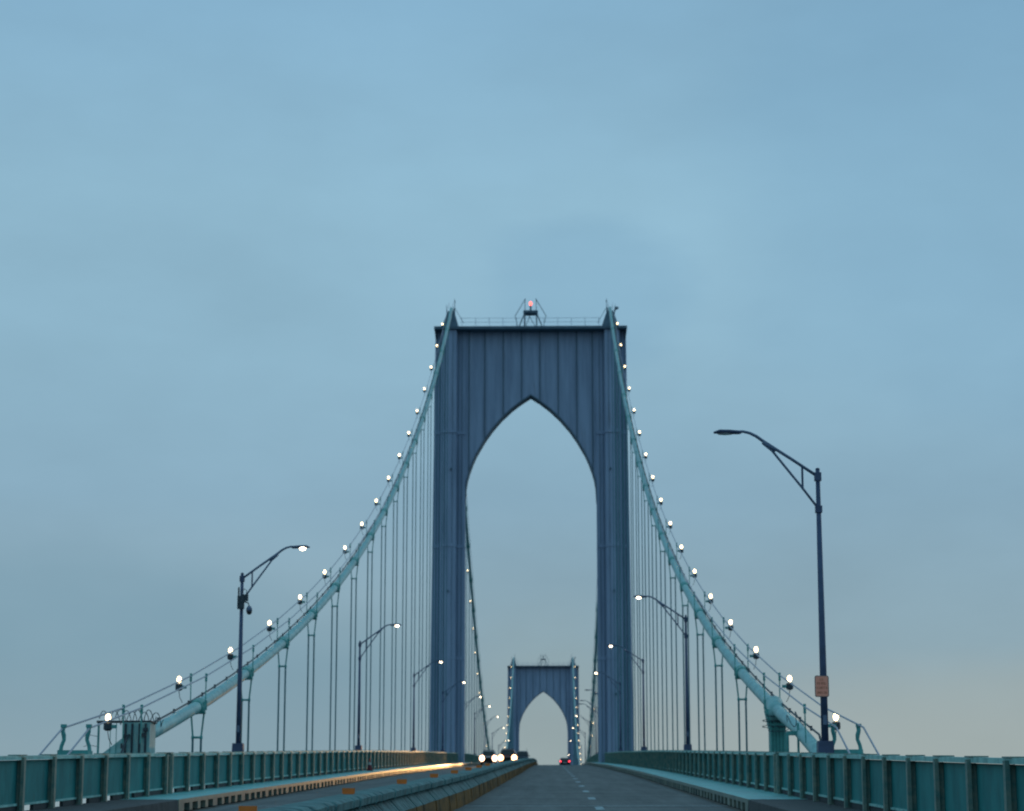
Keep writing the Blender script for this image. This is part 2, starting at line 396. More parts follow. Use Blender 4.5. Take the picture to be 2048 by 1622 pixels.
# ------------------------------------------------------------------ towers
ARCH = [(0, 57.8), (1.2, 57.03), (2.36, 56.13), (3.68, 54.87), (4.9, 53.42), (5.8, 52.1), (6.8, 50.35), (7.25, 49.32), (7.65, 48.2), (7.93, 47.2), (8.1, 46.15), (8.2, 44.3)]
def xo(z): return 12.0+(66.3-z)*.0083
def make_tower(name, label):
    R = empty(name, (0, T1, 0), label, 'bridge tower', 'suspension bridge towers')
    for s in (-1, 1):
        leg = MB()
        zb = -38.0
        leg.tbox(s*9.28, s*(11.15+.15), s*9.28, s*11.15, -2.6, 2.6, -2.4, 2.4, zb, 66.0)
        leg.build('leg', M['tower'], R)
        ow = MB(); ow.tbox(s*11.1, s*xo(zb), s*11.1, s*xo(66), -1.25, 1.25, -1.15, 1.15, zb, 66.0)
        ow.build('outer_flange', M['tower'], R)
        iw = MB(); iw.tbox(s*8.2, s*9.35, s*8.2, s*9.35, -1.25, 1.25, -1.15, 1.15, zb, 66.0)
        iw.build('inner_flange', M['tower'], R)
        rib = MB()
        for xr in (8.62, 9.05): rib.tbox(s*xr-.025, s*xr+.025, s*xr-.025, s*xr+.025, -1.27, 1.27, -1.2, 1.2, 12, 65.98)
        for k, xr in enumerate((11.42, 11.78)): rib.tbox(s*xr-.035, s*xr+.035, s*xr-.035, s*xr+.035, -1.27, 1.27, -1.2, 1.2, 12, 65.98)
        for xr in (9.75, 10.75): rib.tbox(s*xr-.02, s*xr+.02, s*xr-.02, s*xr+.02, -2.57, -2.3, -2.44, -2.3, 12, 65.97)
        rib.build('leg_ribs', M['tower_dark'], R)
        for zj in (53.0, 38.7, 24.85):
            xw = xo(zj); sp = MB()
            sp.box(s*9.24, s*11.2, -2.512, 2.512, zj-.2, zj+.2)
            sp.box(s*11.2, s*(xw+.012), -1.245, 1.245, zj-.2, zj+.2); sp.box(s*8.19, s*9.24, -1.262, 1.262, zj-.2, zj+.2)
            sp.build('splice_band', M['tower'], R)
        hs = MB()
        for zz, xx in ((48.2, 9.9), (33.0, 10.2), (20.4, 10.3)): hs.box(s*xx-.09, s*xx+.09, -2.66, -2.5, zz-.14, zz+.14)
        hs.build('access_hatch', M['tower_dark'], R)
    # pointed portal: panels between the arch line and the beam
    po = MB(); full = [(-x, z) for x, z in reversed(ARCH[1:])]+ARCH
    n = len(full)
    for yy in (-1.0, 1.0):
        for x, z in full: po.v.append((x, yy, z)); po.v.append((x, yy, 66.0))
    for i in range(n-1):
        a = 2*i
        po.f.append((a, a+2, a+3, a+1)); b = a+2*n; po.f.append((b, b+1, b+3, b+2))
        po.f.append((a, b, b+2, a+2))
    for x0 in (-8.21, 8.21): pass
    po.build('arched_portal', M['tower'], R)
    rib = MB()
    def archz(x):
        x = abs(x)
        for (a, b), (c, d) in zip(ARCH[:-1], ARCH[1:]):
            if a <= x <= c: return b+(d-b)*(x-a)/(c-a)
        return 44
    for xr in (1.15, 3.45, 5.78, 7.75):
        for s in (-1, 1):
            for ya, yb in ((-1.16, -.98), (.98, 1.16)): rib.box(s*xr-.055, s*xr+.055, ya, yb, archz(xr)+.2, 65.98)
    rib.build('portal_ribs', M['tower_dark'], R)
    rim = MB(); m_ = len(full)
    nrm = []
    for i in range(m_):
        a = Vector((full[max(i-1, 0)][0], full[max(i-1, 0)][1])); b = Vector((full[min(i+1, m_-1)][0], full[min(i+1, m_-1)][1])); t = (b-a).normalized(); nrm.append((-t.y, t.x))
    for i in range(m_):
        x, z = full[i]; nx, nz = nrm[i]; k = .10
        if i == m_//2: nx, nz, k = 0, 1, .14
        for yy in (-1.12, 1.12):
            rim.v += [(x-nx*.04, yy, z-nz*.04), (x+nx*k, yy, z+nz*k)]
    for i in range(m_-1):
        a = 4*i; c = a+4
        rim.f += [(a, c, c+1, a+1), (a+2, a+3, c+3, c+2), (a, a+2, c+2, c), (a+1, c+1, c+3, a+3)]
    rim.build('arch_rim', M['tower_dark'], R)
    co = MB(); co.box(-12.12, 12.12, -2.75, 2.75, 66.02, 66.36)
    for s in (-1, 1): co.tbox(s*11.9, s*12.0, s*11.9, s*12.1, -1.6, 1.6, -1.7, 1.7, 65.1, 66.01)
    co.build('top_cornice', M['tower_dark'], R)
    hr = MB()
    xs = [-8.6+i*1.72 for i in range(11)]
    for yy in (-2.6, 2.6):
        for x in xs:
            if abs(x) > .5: hr.tube([(x, yy, 66.3), (x-.05, yy, 67.45)], .028, 5)
        for zz in (66.9, 67.42): hr.tube([(-8.9, yy, zz), (8.9, yy, zz)], .02, 5)
    hr.build('top_handrail', M['tower'], R)
    for s in (-1, 1):
        sd = MB(); sd.tbox(s*HALF-1.15, s*HALF+1.05, s*HALF-.42, s*HALF+.38, -2.3, 2.3, -1.0, 1.0, 66.3, 68.75)
        sd.build('cable_saddle', M['tower_dark'], R)
        an = MB()
        xi, xoo = s*9.63, s*10.72
        an.tube([(xi, -.4, 68.3), (xi, -.4, 69.3), (xi+s*.02, -.4, 70.5)], [.07, .05, .025], 6); an.ball((xi, -.4, 70.1), .07, .07, .22, 6, 5)
        an.tube([(xi-s*.1, -.4, 67.4), (xi+s*.1, -.4, 69.2)], .10, 6)
        an.tube([(xi-s*.02, -.4, 69.3), (xi-s*1.15, -.4, 67.3)], .03, 5)
        an.tube([(xoo-s*.15, -.4, 68.0), (xoo, -.4, 69.7)], [.09, .025], 6)
        if s > 0: an.ball((10.9, -.5, 69.2), .26, .26, .2, 8, 6); an.tube([(10.55, -.5, 68.5), (10.85, -.5, 69.15)], .06, 5)
        an.build('antenna', M['tower_dark'], R)
    pb = MB(); pb.box(-15, 15, -7, 7, -42, -33)
    for s in (-1, 1): pb.box(s*8.4, s*12.9, -3.6, 3.6, -34, -30)
    pb.build('pier_base', M['pier'], R)
    cb = MB(); zr = road(T1)
    cb.box(-8.2, 8.2, -1.2, 1.2, zr-6, zr-3.2)
    cb.build('cross_beam', M['tower'], R)
    return R
tw = make_tower('bridge_tower', 'nearer blue grey steel tower with tall pointed arch over the road')
tw2 = copy_tree(tw); tw2.location = (0, T2, 0)
tw2['label'] = 'far small tower with pointed arch seen through the arch of the near one'

def beacon(y, lit, label):
    r = empty('warning_beacon', (0, y, 66.36), label, 'beacon', 'beacons on the tower tops')
    fr = MB()
    for sx in (-1, 1):
        for sy in (-1, 1):
            fr.tube([(sx*.78, sy*.7, 0), (sx*.74, sy*.7, 2.2)], .09, 6)
        fr.tube([(sx*1.62, -.7, 0), (sx*.8, -.7, 2.05)], .08, 6)
        fr.tube([(sx*.72, -.7, .2), (-sx*.2 if sx > 0 else -.1, -.7, 1.8)], .04, 5)
    fr.build('stand_leg', M['tower_dark'], r)
    pl = MB(); pl.box(-.92, .92, -.85, .85, 2.2, 2.5); pl.build('platform', M['tower_dark'], r)
    gr = MB()
    for sx in (-1, 1):
        gr.tube([(sx*.72, -.75, 2.5), (sx*.70, -.75, 4.05)], .045, 5)
        gr.tube([(sx*.66, -.75, 4.0), (sx*1.95, -.75, 1.8)], .045, 5)
        gr.tube([(sx*1.95, -.75, 1.8), (sx*1.55, -.75, 0)], .04, 5)
    gr.build('guard_rail', M['tower_dark'], r)
    st = MB(); st.tube([(0, 0, 2.5), (0, 0, 3.3)], .12, 8); st.build('light_stem', M['tower_dark'], r)
    if lit:
        b = MB(); b.ball((0, 0, 3.58), .19, .19, .28, 12, 8); b.build('red_light', M['beacon'], r, True)
    else:
        b = MB(); b.ball((0, 0, 3.55), .2, .2, .3, 12, 8); b.build('light_dome', M['tower_dark'], r, True)
beacon(T1, True, 'lit red warning light on a small stand, top centre of the near tower')
beacon(T2, False, 'unlit warning light stand on top centre of the far tower')

# ------------------------------------------------------------------ main cables, bands, hand ropes
BANDS_S = [D0+BAY_S*k for k in range(0, 17)]
BANDS_M = [T1+BAY_M*k for k in range(1, 40)]
for s in (-1, 1):
    X = s*HALF
    R = empty('main_cable', (X, D0, cable_z(D0)), f'thick teal {SIDE[s]} main cable draped over both towers', 'suspension cable', 'main suspension cables')
    ox, oy, oz = X, D0, cable_z(D0)
    P = lambda y, dx=0, dz=0: (dx, y-oy, cable_z(y)+dz-oz)
    c = MB()
    c.tube(([P(59.5+i*2.2) for i in range(4)] if s > 0 else [])+[P(D0+.9+(T1-D0-.9)*i/60) for i in range(0 if s < 0 else 1, 61)]+[P(T1+488*i/120) for i in range(1, 121)], .205, 14)
    c.build('steel_cable', M['teal'], R, True)
    # wrapping seams, kept in the mesh of one part
    allb = BANDS_S[1:]+BANDS_M
    for y in allb:
        b = MB(); dy = .46 if y < T1 else .42
        b.tube([P(y-dy), P(y-dy+.06), P(y+dy-.06), P(y+dy)], [.235, .26, .26, .235], 12)
        for q in (-.3, 0, .3):
            for sx in (-1, 1): b.tube([P(y+q, sx*.25, -.17), P(y+q, sx*.25, .17)], .03, 5)
        b.build('cable_band', M['teal_dark'], R)
    for sx in (-1, 1):
        ptsA = [(s*0+sx*.0, 0, 0)]
        hr = MB()
        seq = [(56.0, -.15)]+[(58.6, .62)]+[(y, 1.05) for y in BANDS_S]+[(T1-1, 1.0)]
        pts = []
        for i, (y, h) in enumerate(seq):
            if y < D0-1:
                wz = {56.0: road(56)+1.5, 58.6: road(58.6)+2.2}[y]; wx = .35*sx
                pts.append((wx, y-oy, wz-oz))
            else: pts.append(P(y, sx*.27, h))
        hr.tube(pts, .026, 5)
        pts = [P(T1+1, sx*.27, 1.0)]+[P(y, sx*.27, 1.05) for y in BANDS_M]+[P(T2-1, sx*.27, 1.0)]
        hr.tube(pts, .022, 5)
        hr.build('hand_rope', M['hand'], R)
    st = 0
    for y in BANDS_S+BANDS_M[:]:
        b = MB()
        for sx in (-1, 1):
            b.tube([P(y, sx*.26, 0), P(y, sx*.27, 1.12)], .022, 5); b.tube([P(y, sx*.27, .86), P(y, sx*.27, 1.14)], .045, 6)
        b.build('rope_stanchion', M['teal_dark'], R)
    cd = MB(); cd.tube([P(y_, s*.20, .19) for y_ in ([59+i*4 for i in range(54)])], .035, 5)
    rr = random.Random(3)
    for i in range(70):
        y_ = 60+i*3.0
        cd.tube([P(y_, s*.2, .12), P(y_, s*.2, .27)], .04, 5)
    cd.build('conduit', M['dark_box'], R)

# ------------------------------------------------------------------ suspender rope pairs
def suspender(s, y, label):
    zc = cable_z(y); zb = road(y)-.1; top = zc-.24
    if top-zb < .7: return
    r = empty('suspender', (s*HALF, y, zb), label, 'suspender', 'suspender rope pairs under the main cables')
    h = top-zb; vb = min(.85, h*.4)
    br = MB()
    for sx in (-1, 1):
        br.tube([(sx*.23, 0, h+.02), (sx*.145, 0, h-vb)], .034, 6); br.ball((sx*.15, 0, h-vb), .055, .055, .10, 6, 5)
    br.box(-.27, .27, -.12, .12, h-.03, h+.06)
    br.tube([(-.18, 0, h-vb), (.18, 0, h-vb)], .04, 6)
    br.build('hanger_bracket', M['teal_dark'], r)
    for sx in (-1, 1):
        t = MB(); t.tube([(sx*.145, 0, 0), (sx*.145, 0, h-vb)], .042, 6)
        t.build('suspender_rope', M['rope'], r)
    tb = MB(); tb.box(-.2, .2, -.12, .12, -.3, .0); tb.build('anchor_block', M['teal_dark'], r)
for s in (-1, 1):
    n = 0
    for k in range(1, 17):
        if s > 0 and k == 1: continue
        suspender(s, D0+BAY_S*k, f'{ORD[n]} pair of hanging ropes beyond the near cable end, under the {SIDE[s]} cable'); n += 1
    for k in range(1, 40):
        y = T1+BAY_M*k
        if 16 < k < 24: continue
        suspender(s, y, f'{ORD[k-1]} pair of hanging ropes beyond the near tower, under the {SIDE[s]} cable')

# ------------------------------------------------------------------ lamps on the cables
def cable_lamp_proto(s):
    r = empty('cable_lamp', (0, 0, 0), 'x', 'lamp', 'lamps strung along the main cables')
    a = MB(); a.box(-s*.26, s*.02, -.045, .045, -.31, -.21); a.build('bracket', M['teal_dark'], r)
    h = MB(); h.tube([(0, 0, -.38), (0, 0, -.34), (0, 0, -.17), (0, 0, -.14)], [.07, .125, .125, .08], 10)
    h.tube([(0, 0, -.38), (-s*.02, .1, -.6), (-s*.1, .2, -.78)], .012, 5); h.build('lamp_housing', M['dark_box'], r)
    b = MB(); b.ball((0, 0, 0), .078, .078, .115, 12, 8); b.build('bulb', M['bulb'], r, True)
    return r
for s in (-1, 1):
    pr_ = cable_lamp_proto(s); first = True
    def put(y, lab, dy=1.1):
        global first
        if first: o = pr_; first = False
        else: o = copy_tree(pr_)
        z = cable_z(y-dy)+DROP if y-dy > D0 else ZB+(y-dy-D0)*.3
        o.location = (s*(HALF+.50), y-dy, z+.02); o['label'] = lab
    names = BANDS_S
    for k, y in enumerate(names):
        put(y, f'small lit warm lamp on the {SIDE[s]} cable, {ORD[k]} up from its near end')
    for k in range(1, 40):
        if 17 <= k <= 24: continue
        lab = f'{ORD[k-1]} small lit lamp beyond the near tower along the {SIDE[s]} cable' if k < 24 else f'{ORD[39-k]} small lit lamp down from the far tower on the {SIDE[s]} cable'
        put(T1+BAY_M*k, lab)

# ------------------------------------------------------------------ street lamps
def street_lamp(s, y, h, lit, label):
    r = empty('street_lamp', (s*9.48, y, road(y)-.1), label, 'street lamp', 'street lamps along the railings')
    t = -s*(.93 if s < 0 else 1)    # arm reaches over the road
    h += .1
    pd = MB(); b0 = 1.62
    pd.tbox(-.24, .24, -.2, .2, -.2, .2, -.2, .2, 0, b0-.02); pd.build('pedestal', M['teal_dark'], r)
    bs = MB(); bs.tbox(-.21, .21, -.2, .2, -.2, .2, -.19, .19, b0-.02, b0+.33); bs.build('base_box', M['lamp_steel'], r)
    po = MB(); po.tube([(0, 0, b0), (0, 0, b0+2.5), (0, 0, h)], [.10, .09, .058], 10); po.tube([(0, 0, h), (0, 0, h+.03)], [.066, .03], 10); po.build('pole', M['lamp_steel'], r, True)
    arm = MB()
    arm.tube([(0, 0, h-.2), (t*.7, 0, h+.28), (t*1.43, 0, h+.76), (t*1.62, 0, h+.90), (t*1.8, 0, h+.99), (t*1.97, 0, h+1.03), (t*2.1, 0, h+1.03)], [.042, .042, .045, .043, .04, .038, .035], 8)
    arm.tube([(0, 0, h-1.08), (t*.41, 0, h-.52), (t*1.2, 0, h+.5), (t*1.43, 0, h+.69)], .033, 8)
    arm.tube([(t*1.1, 0, h+.51), (t*1.45, 0, h+.74)], .06, 6)
    arm.build('arm', M['lamp_arm'], r, True)
    br = MB(); br.tube([(t*.41, 0, h+.08), (t*.41, 0, h-.55)], .032, 6); br.build('brace_strut', M['lamp_steel'], r)
    for za_, zb_ in ((h-.32, h-.10), (h-1.18, h-1.0)):
        q = MB(); q.box(-.09, .09, -.08, .08, za_, zb_); q.build('arm_clamp', M['lamp_steel'], r)
    hd = MB()
    hd.tube([(t*2.02, 0, h+1.01), (t*2.1, 0, h+1.01), (t*2.35, 0, h+1.03), (t*2.6, 0, h+1.04), (t*2.76, 0, h+1.0)], [.05, .075, .085, .08, .035], 8)
    hd.v = [(x, y_*1.5, (z-(h+1.0))*.75+(h+1.0)) for x, y_, z in hd.v]
    hd.build('lamp_head', M['lamp_steel'], r, True)
    le = MB()
    if lit: le.ball((t*2.47, 0, h+.965), .13, .12, .085, 12, 8); le.build('lens', M['head'], r, True)
    else: le.ball((t*2.45, 0, h+.965), .22, .1, .03, 12, 6); le.build('lens', M['chrome'], r, True)
    hc_ = MB(); hc_.box(-.05, .05, -.115, -.085, b0+.75, b0+1.0); hc_.build('access_cover', M['lamp_arm'], r)
    return r
LL = [(85.1, 8.3), (138.7, 8.25), (194.6, 8.25), (247.3, 8.2), (306, 8.2), (352, 8.2), (407, 8.3), (459, 8.3), (515, 8.3), (570, 8.3), (626, 8.3), (682, 8.3)]
for k, (y, h) in enumerate(LL):
    lab = 'tall lit street lamp with a camera on its pole, leftmost in view' if k == 0 else f'lit street lamp on the left railing, {ORD[k]} beyond the one with a camera'
    street_lamp(-1, y, h, True, lab)
RL = [(59.2, 9.07, 0), (118.3, 8.6, 1), (173.3, 8.6, 1), (230.6, 8.6, 1), (288.3, 8.5, 0), (336, 8.5, 0), (352, 8.5, 0), (408, 8.5, 1), (464, 8.5, 1), (521, 8.5, 1), (578, 8.5, 1), (635, 8.5, 1)]
for k, (y, h, lit) in enumerate(RL):
    lab = 'tall unlit street lamp carrying a small orange sign, nearest on the right' if k == 0 else f'{"lit" if lit else "unlit"} street lamp on the right railing, {ORD[k]} beyond the one with the sign'
    street_lamp(1, y, h, lit, lab)
# sign on the nearest right pole
sg = empty('pole_sign', (9.42, 59.2-.13, road(59.2)), 'small upright orange sign with rows of faint lettering on the lamp pole', 'sign')
zc = 4.60-road(59.2)
def rrect(wd, hg, r, y0, y1, cz, m=6):
    b = MB(); pts = []
    for cx_, cz_, a0 in ((wd/2-r, hg/2-r, 0), (-wd/2+r, hg/2-r, 90), (-wd/2+r, -hg/2+r, 180), (wd/2-r, -hg/2+r, 270)):
        for i in range(m+1):
            a = math.radians(a0+90*i/m); pts.append((cx_+r*math.cos(a), cz+cz_+r*math.sin(a)))
    n = len(pts); b.v = [(x, y0, z) for x, z in pts]+[(x, y1, z) for x, z in pts]
    b.f = [tuple(range(n-1, -1, -1)), tuple(range(n, 2*n))]+[(i, (i+1) % n, n+(i+1) % n, n+i) for i in range(n)]
    return b
rrect(.37, .56, .05, .0, .012, zc).build('sign_rim', M['sign_rim'], sg)
rrect(.325, .515, .035, -.006, -.001, zc).build('sign_face', M['sign'], sg)
ink = MB(); rr = random.Random(11)
for row, (dz, ww) in enumerate(((.175, .10), (.075, .24), (-.04, .26), (-.165, .24))):
    x = -ww/2
    while x < ww/2-.02:
        cw = rr.choice((.022, .03, .034)); ink.box(x, x+.011, -.009, -.0065, zc+dz-.036, zc+dz+.036)
        zz = rr.choice((.024, -.004, -.03)); ink.box(x+.008, x+cw, -.009, -.0065, zc+dz+zz, zc+dz+zz+.008)
        if rr.random() < .6: ink.box(x+cw-.002, x+cw+.006, -.0095, -.0068, zc+dz-.03, zc+dz+.02)
        x += cw+.018
ink.build('lettering', M['sign_ink'], sg)
for zz in (zc-.17, zc+.17):
    q = MB(); q.tube([(.06, .11, zz-.012), (.06, .11, zz+.012)], .112, 14); q.build('strap', M['chrome'], sg)
# camera hung on the left lamp
cm = empty('security_camera', (-9.48, 85.1, road(85.1)+7.15), 'dome security camera on a curved bracket, hung from the left lamp pole', 'camera')
b = MB(); b.tube([(0, -.08, .0), (.15, -.1, .04), (.27, -.1, .0), (.31, -.1, -.14)], .022, 6); b.build('bracket', M['dark_box'], cm)
b = MB(); b.tube([(.31, -.1, -.12), (.31, -.1, -.2), (.31, -.1, -.32)], [.06, .11, .12], 10); b.build('camera_housing', M['lamp_arm'], cm, True)
b = MB(); b.ball((.31, -.1, -.33), .11, .11, .12, 10, 6); b.build('dome', M['glass'], cm, True)
jb = empty('equipment_box', (-9.48, 85.1, road(85.1)+7.2), 'dark equipment box strapped to the pole above the security camera', 'box')
b = MB(); b.box(-.14, .12, -.2, -.085, -.28, .22); b.box(.0, .26, -.16, -.05, .02, .28); b.tube([(-.1, -.14, .2), (-.1, -.14, .55)], .035, 6); b.build('box_body', M['dark_box'], jb)
b = MB(); b.tube([(0, -.11, .35), (.12, -.11, .5), (.2, -.1, .42), (.17, -.1, .25)], .014, 5); b.build('lead', M['dark_box'], jb)

# ------------------------------------------------------------------ cable bents, rope terminals, razor wire
def rope_terminal(s, y, dx, label):
    z0 = road(y)+1.52
    r = empty('rope_terminal', (s*HALF+dx, y, z0), label, 'bracket', 'hand rope terminals at the cable ends')
    f = MB(); f.box(-.42, .42, -.35, .35, -.14, .0); f.box(-.40, .40, -.3, .3, .0, .10); f.box(-.55*(1 if s < 0 else -1), .2*(1 if s < 0 else -1), -.5, -.3, -.10, -.02); f.build('platform', M['teal_dark'], r)
    for sx in (-1, 1):
        h = MB()
        h.tube([(sx*.38, 0, .08), (sx*.36, 0, .22), (sx*.30, 0, .38), (sx*.31, 0, .50), (sx*.34, 0, .60), (sx*.33, 0, .74)], [.055, .05, .05, .06, .055, .06], 8)
        h.box(sx*.33-.06, sx*.33+.08, -.06, .06, .70, .78); h.build('horn', M['teal_dark'], r)
    l = MB(); l.box(-.2, .2, -.2, .2, road(y)-z0-.1, -.15); l.build('support_column', M['teal_dark'], r)
rope_terminal(-1, 58.6, 0, 'bent teal two horned bracket holding the hand ropes, far left behind the railing')
rope_terminal(1, 59.6, .02, 'bent teal two horned bracket beside the base of the sign lamp')
# left bent housing
def coil(b, p0, p1, r, turns, seg=18, wob=.1, seed=1):
    rr = random.Random(seed); pts = []; n = turns*seg
    p0, p1 = Vector(p0), Vector(p1); d = (p1-p0).normalized(); a = d.cross(Vector((0, 0, 1))).normalized(); c = a.cross(d)
    w1, w2 = rr.uniform(0, 6), rr.uniform(0, 6)
    for i in range(n+1):
        t = i/n; q = 2*PI*i/seg; R_ = r*(1+wob*math.sin(t*9+w1)+wob*.8*math.sin(t*23+w2))
        pts.append(p0.lerp(p1, t)+a*(math.cos(q)*R_)+c*(math.sin(q)*R_))
    b.tube(pts, .013, 4)
    for i in range(0, n, 3):
        p = pts[i]; b.tube([p+Vector((0, 0, .02)), p-Vector((0, 0, .02))], .012, 3)
yL = 67.6; zr = road(yL)
r = empty('cable_bent', (-HALF, yL, zr), 'teal steel bent boxing in the lower end of the left cable', 'cable support', 'cable supports at the deck')
b = MB(); b.box(-.40, .42, -.5, .5, 1.5, 2.42); b.build('housing', M['teal'], r)
b = MB()
for x in (-.30, -.10, .12, .30): b.box(x-.03, x+.03, -.56, -.5, 1.5, 2.38)
for x, z in ((-.30, 2.0), (.22, 2.05), (.30, 2.2)): b.box(x-.07, x+.07, -.58, -.5, z-.05, z+.05)
b.build('housing_ribs', M['dark_box'], r)
b = MB(); b.box(-.42, .46, -.52, .52, 2.43, 2.47); b.box(-1.18, -.4, -.5, -.44, 2.40, 2.47); b.build('roof_plate', M['dark_box'], r)
b = MB(); b.tube([(-1.12, -.45, 1.4), (-1.12, -.45, 2.43)], .035, 6); b.tube([(.38, -.45, 1.3), (.38, -.45, 1.6)], .05, 6)
b.tube([(-.78, -.4, 1.5), (-.78, -.4, 2.4)], .012, 5); b.tube([(-.6, -.4, 1.5), (-.6, -.4, 2.4)], .012, 5); b.box(-1.2, .45, -.55, .5, 1.38, 1.5); b.build('frame', M['teal_dark'], r)
b = MB(); b.tbox(-1.0, -.3, -.45, -.3, -.4, .3, -.3, .3, 1.5, 1.95); b.build('gusset', M['teal'], r)
b = MB(); b.box(-.45, .45, -.6, .6, -8, 1.36); b.build('column', M['teal_dark'], r)
wz = MB(); coil(wz, (-1.15, 0, 2.55), (.55, 0, 2.60), .23, 5, seed=3); coil(wz, (-.7, .2, 2.62), (.75, .1, 2.52), .20, 4, seed=8)
for z_ in (2.0, 1.7): wz.tube([(-1.12, -.45, z_), (-1.4, -.5, z_+.05), (-1.55, -.5, z_)], .008, 4)
o = wz.build('razor_wire', M['wire'], loc=(-HALF, yL, zr)); tag(o, 'loose coils of razor wire on the roof of the left bent', 'razor wire', 'razor wire at the cable ends')
yR = 77.4; zr = road(yR)
r = empty('cable_bent', (HALF, yR, zr), 'ribbed teal steel column carrying the right cable above the railing', 'cable support', 'cable supports at the deck')
hc = cable_z(yR)-zr
b = MB(); b.box(-.26, .26, -.35, .35, -8, hc-.02); b.build('column', M['teal_dark'], r)
b = MB()
for x in (-.24, -.13, -.02, .09, .2): b.box(x-.018, x+.018, -.40, -.35, 1.2, hc-.3)
b.tbox(-.26, .26, -.40, .30, -.37, .37, -.37, .37, hc-.7, hc-.02); b.build('column_ribs', M['teal_dark'], r)
b = MB(); b.tube([(-.02, -.5, hc-.22), (-.02, .5, hc+.22)], .30, 14); b.build('saddle_collar', M['teal'], r, True)
wz = MB()
for q in range(5): coil(wz, (-.3+q*.13, -.45, hc-.1), (-.22+q*.15, -.40, hc-.78), .09+.03*(q % 2), 4, 12, .2, seed=20+q)
coil(wz, (-.38, -.3, hc-.25), (-.36, -.3, hc-.65), .14, 2, seed=31)
coil(wz, (.25, -.4, hc-.15), (.55, -.5, hc-.6), .11, 4, seed=33)
o = wz.build('razor_wire', M['wire'], loc=(HALF, yR, zr)); tag(o, 'tangled razor wire wrapped round the top of the right column', 'razor wire', 'razor wire at the cable ends')
yF = 69.5; zr = road(yF)
r = empty('guard_frame', (HALF, yF, zr), 'thin posted steel guard frame under the right cable end beside the column', 'frame')
b = MB(); b.box(-.53, -.44, -.06, .06, .3, 2.15); b.box(-.18, -.12, -.06, .06, .3, 2.42); b.build('frame_post', M['teal_dark'], r)
b = MB(); b.box(-.5, -.1, -.04, .04, 2.05, 2.18); b.box(-.6, .7, -.1, .1, 1.42, 1.5); b.build('cross_bar', M['teal_dark'], r)
wz = MB(); coil(wz, (-.5, 0, 2.45), (.05, 0, 2.6), .22, 2, seed=41)
o = wz.build('razor_wire', M['wire'], loc=(HALF, yF, zr)); tag(o, 'single loose loops of razor wire above the right guard frame', 'razor wire', 'razor wire at the cable ends')
# anchor sleeve where the right cable meets the deck
sl = MB(); sl.tube([(HALF, 61.5, cable_z(61.5)+.15), (HALF, 64.5, cable_z(64.5)+.12)], .30, 14)
tag(sl.build('cable_sleeve', M['teal'], None, True), 'wide pale teal sleeve round the lowest end of the right cable', 'sleeve')

# ------------------------------------------------------------------ traffic cone on the left kerb
yc = 134.0; zc = road(yc)+.35
r = empty('traffic_cone', (-8.75+.35, yc, zc), 'dark red and white traffic cone standing on the left kerb', 'cone')
b = MB(); b.box(-.2, .2, -.2, .2, 0, .05); b.tube([(0, 0, .05), (0, 0, .36)], [.17, .105], 12); b.build('cone_base', M['cone_base'], r)
b = MB(); b.tube([(0, 0, .36), (0, 0, .50)], [.105, .08], 12); b.build('reflective_band', M['white'], r)
b = MB(); b.tube([(0, 0, .50), (0, 0, .76)], [.08, .035], 12); b.build('cone_tip', M['cone'], r)

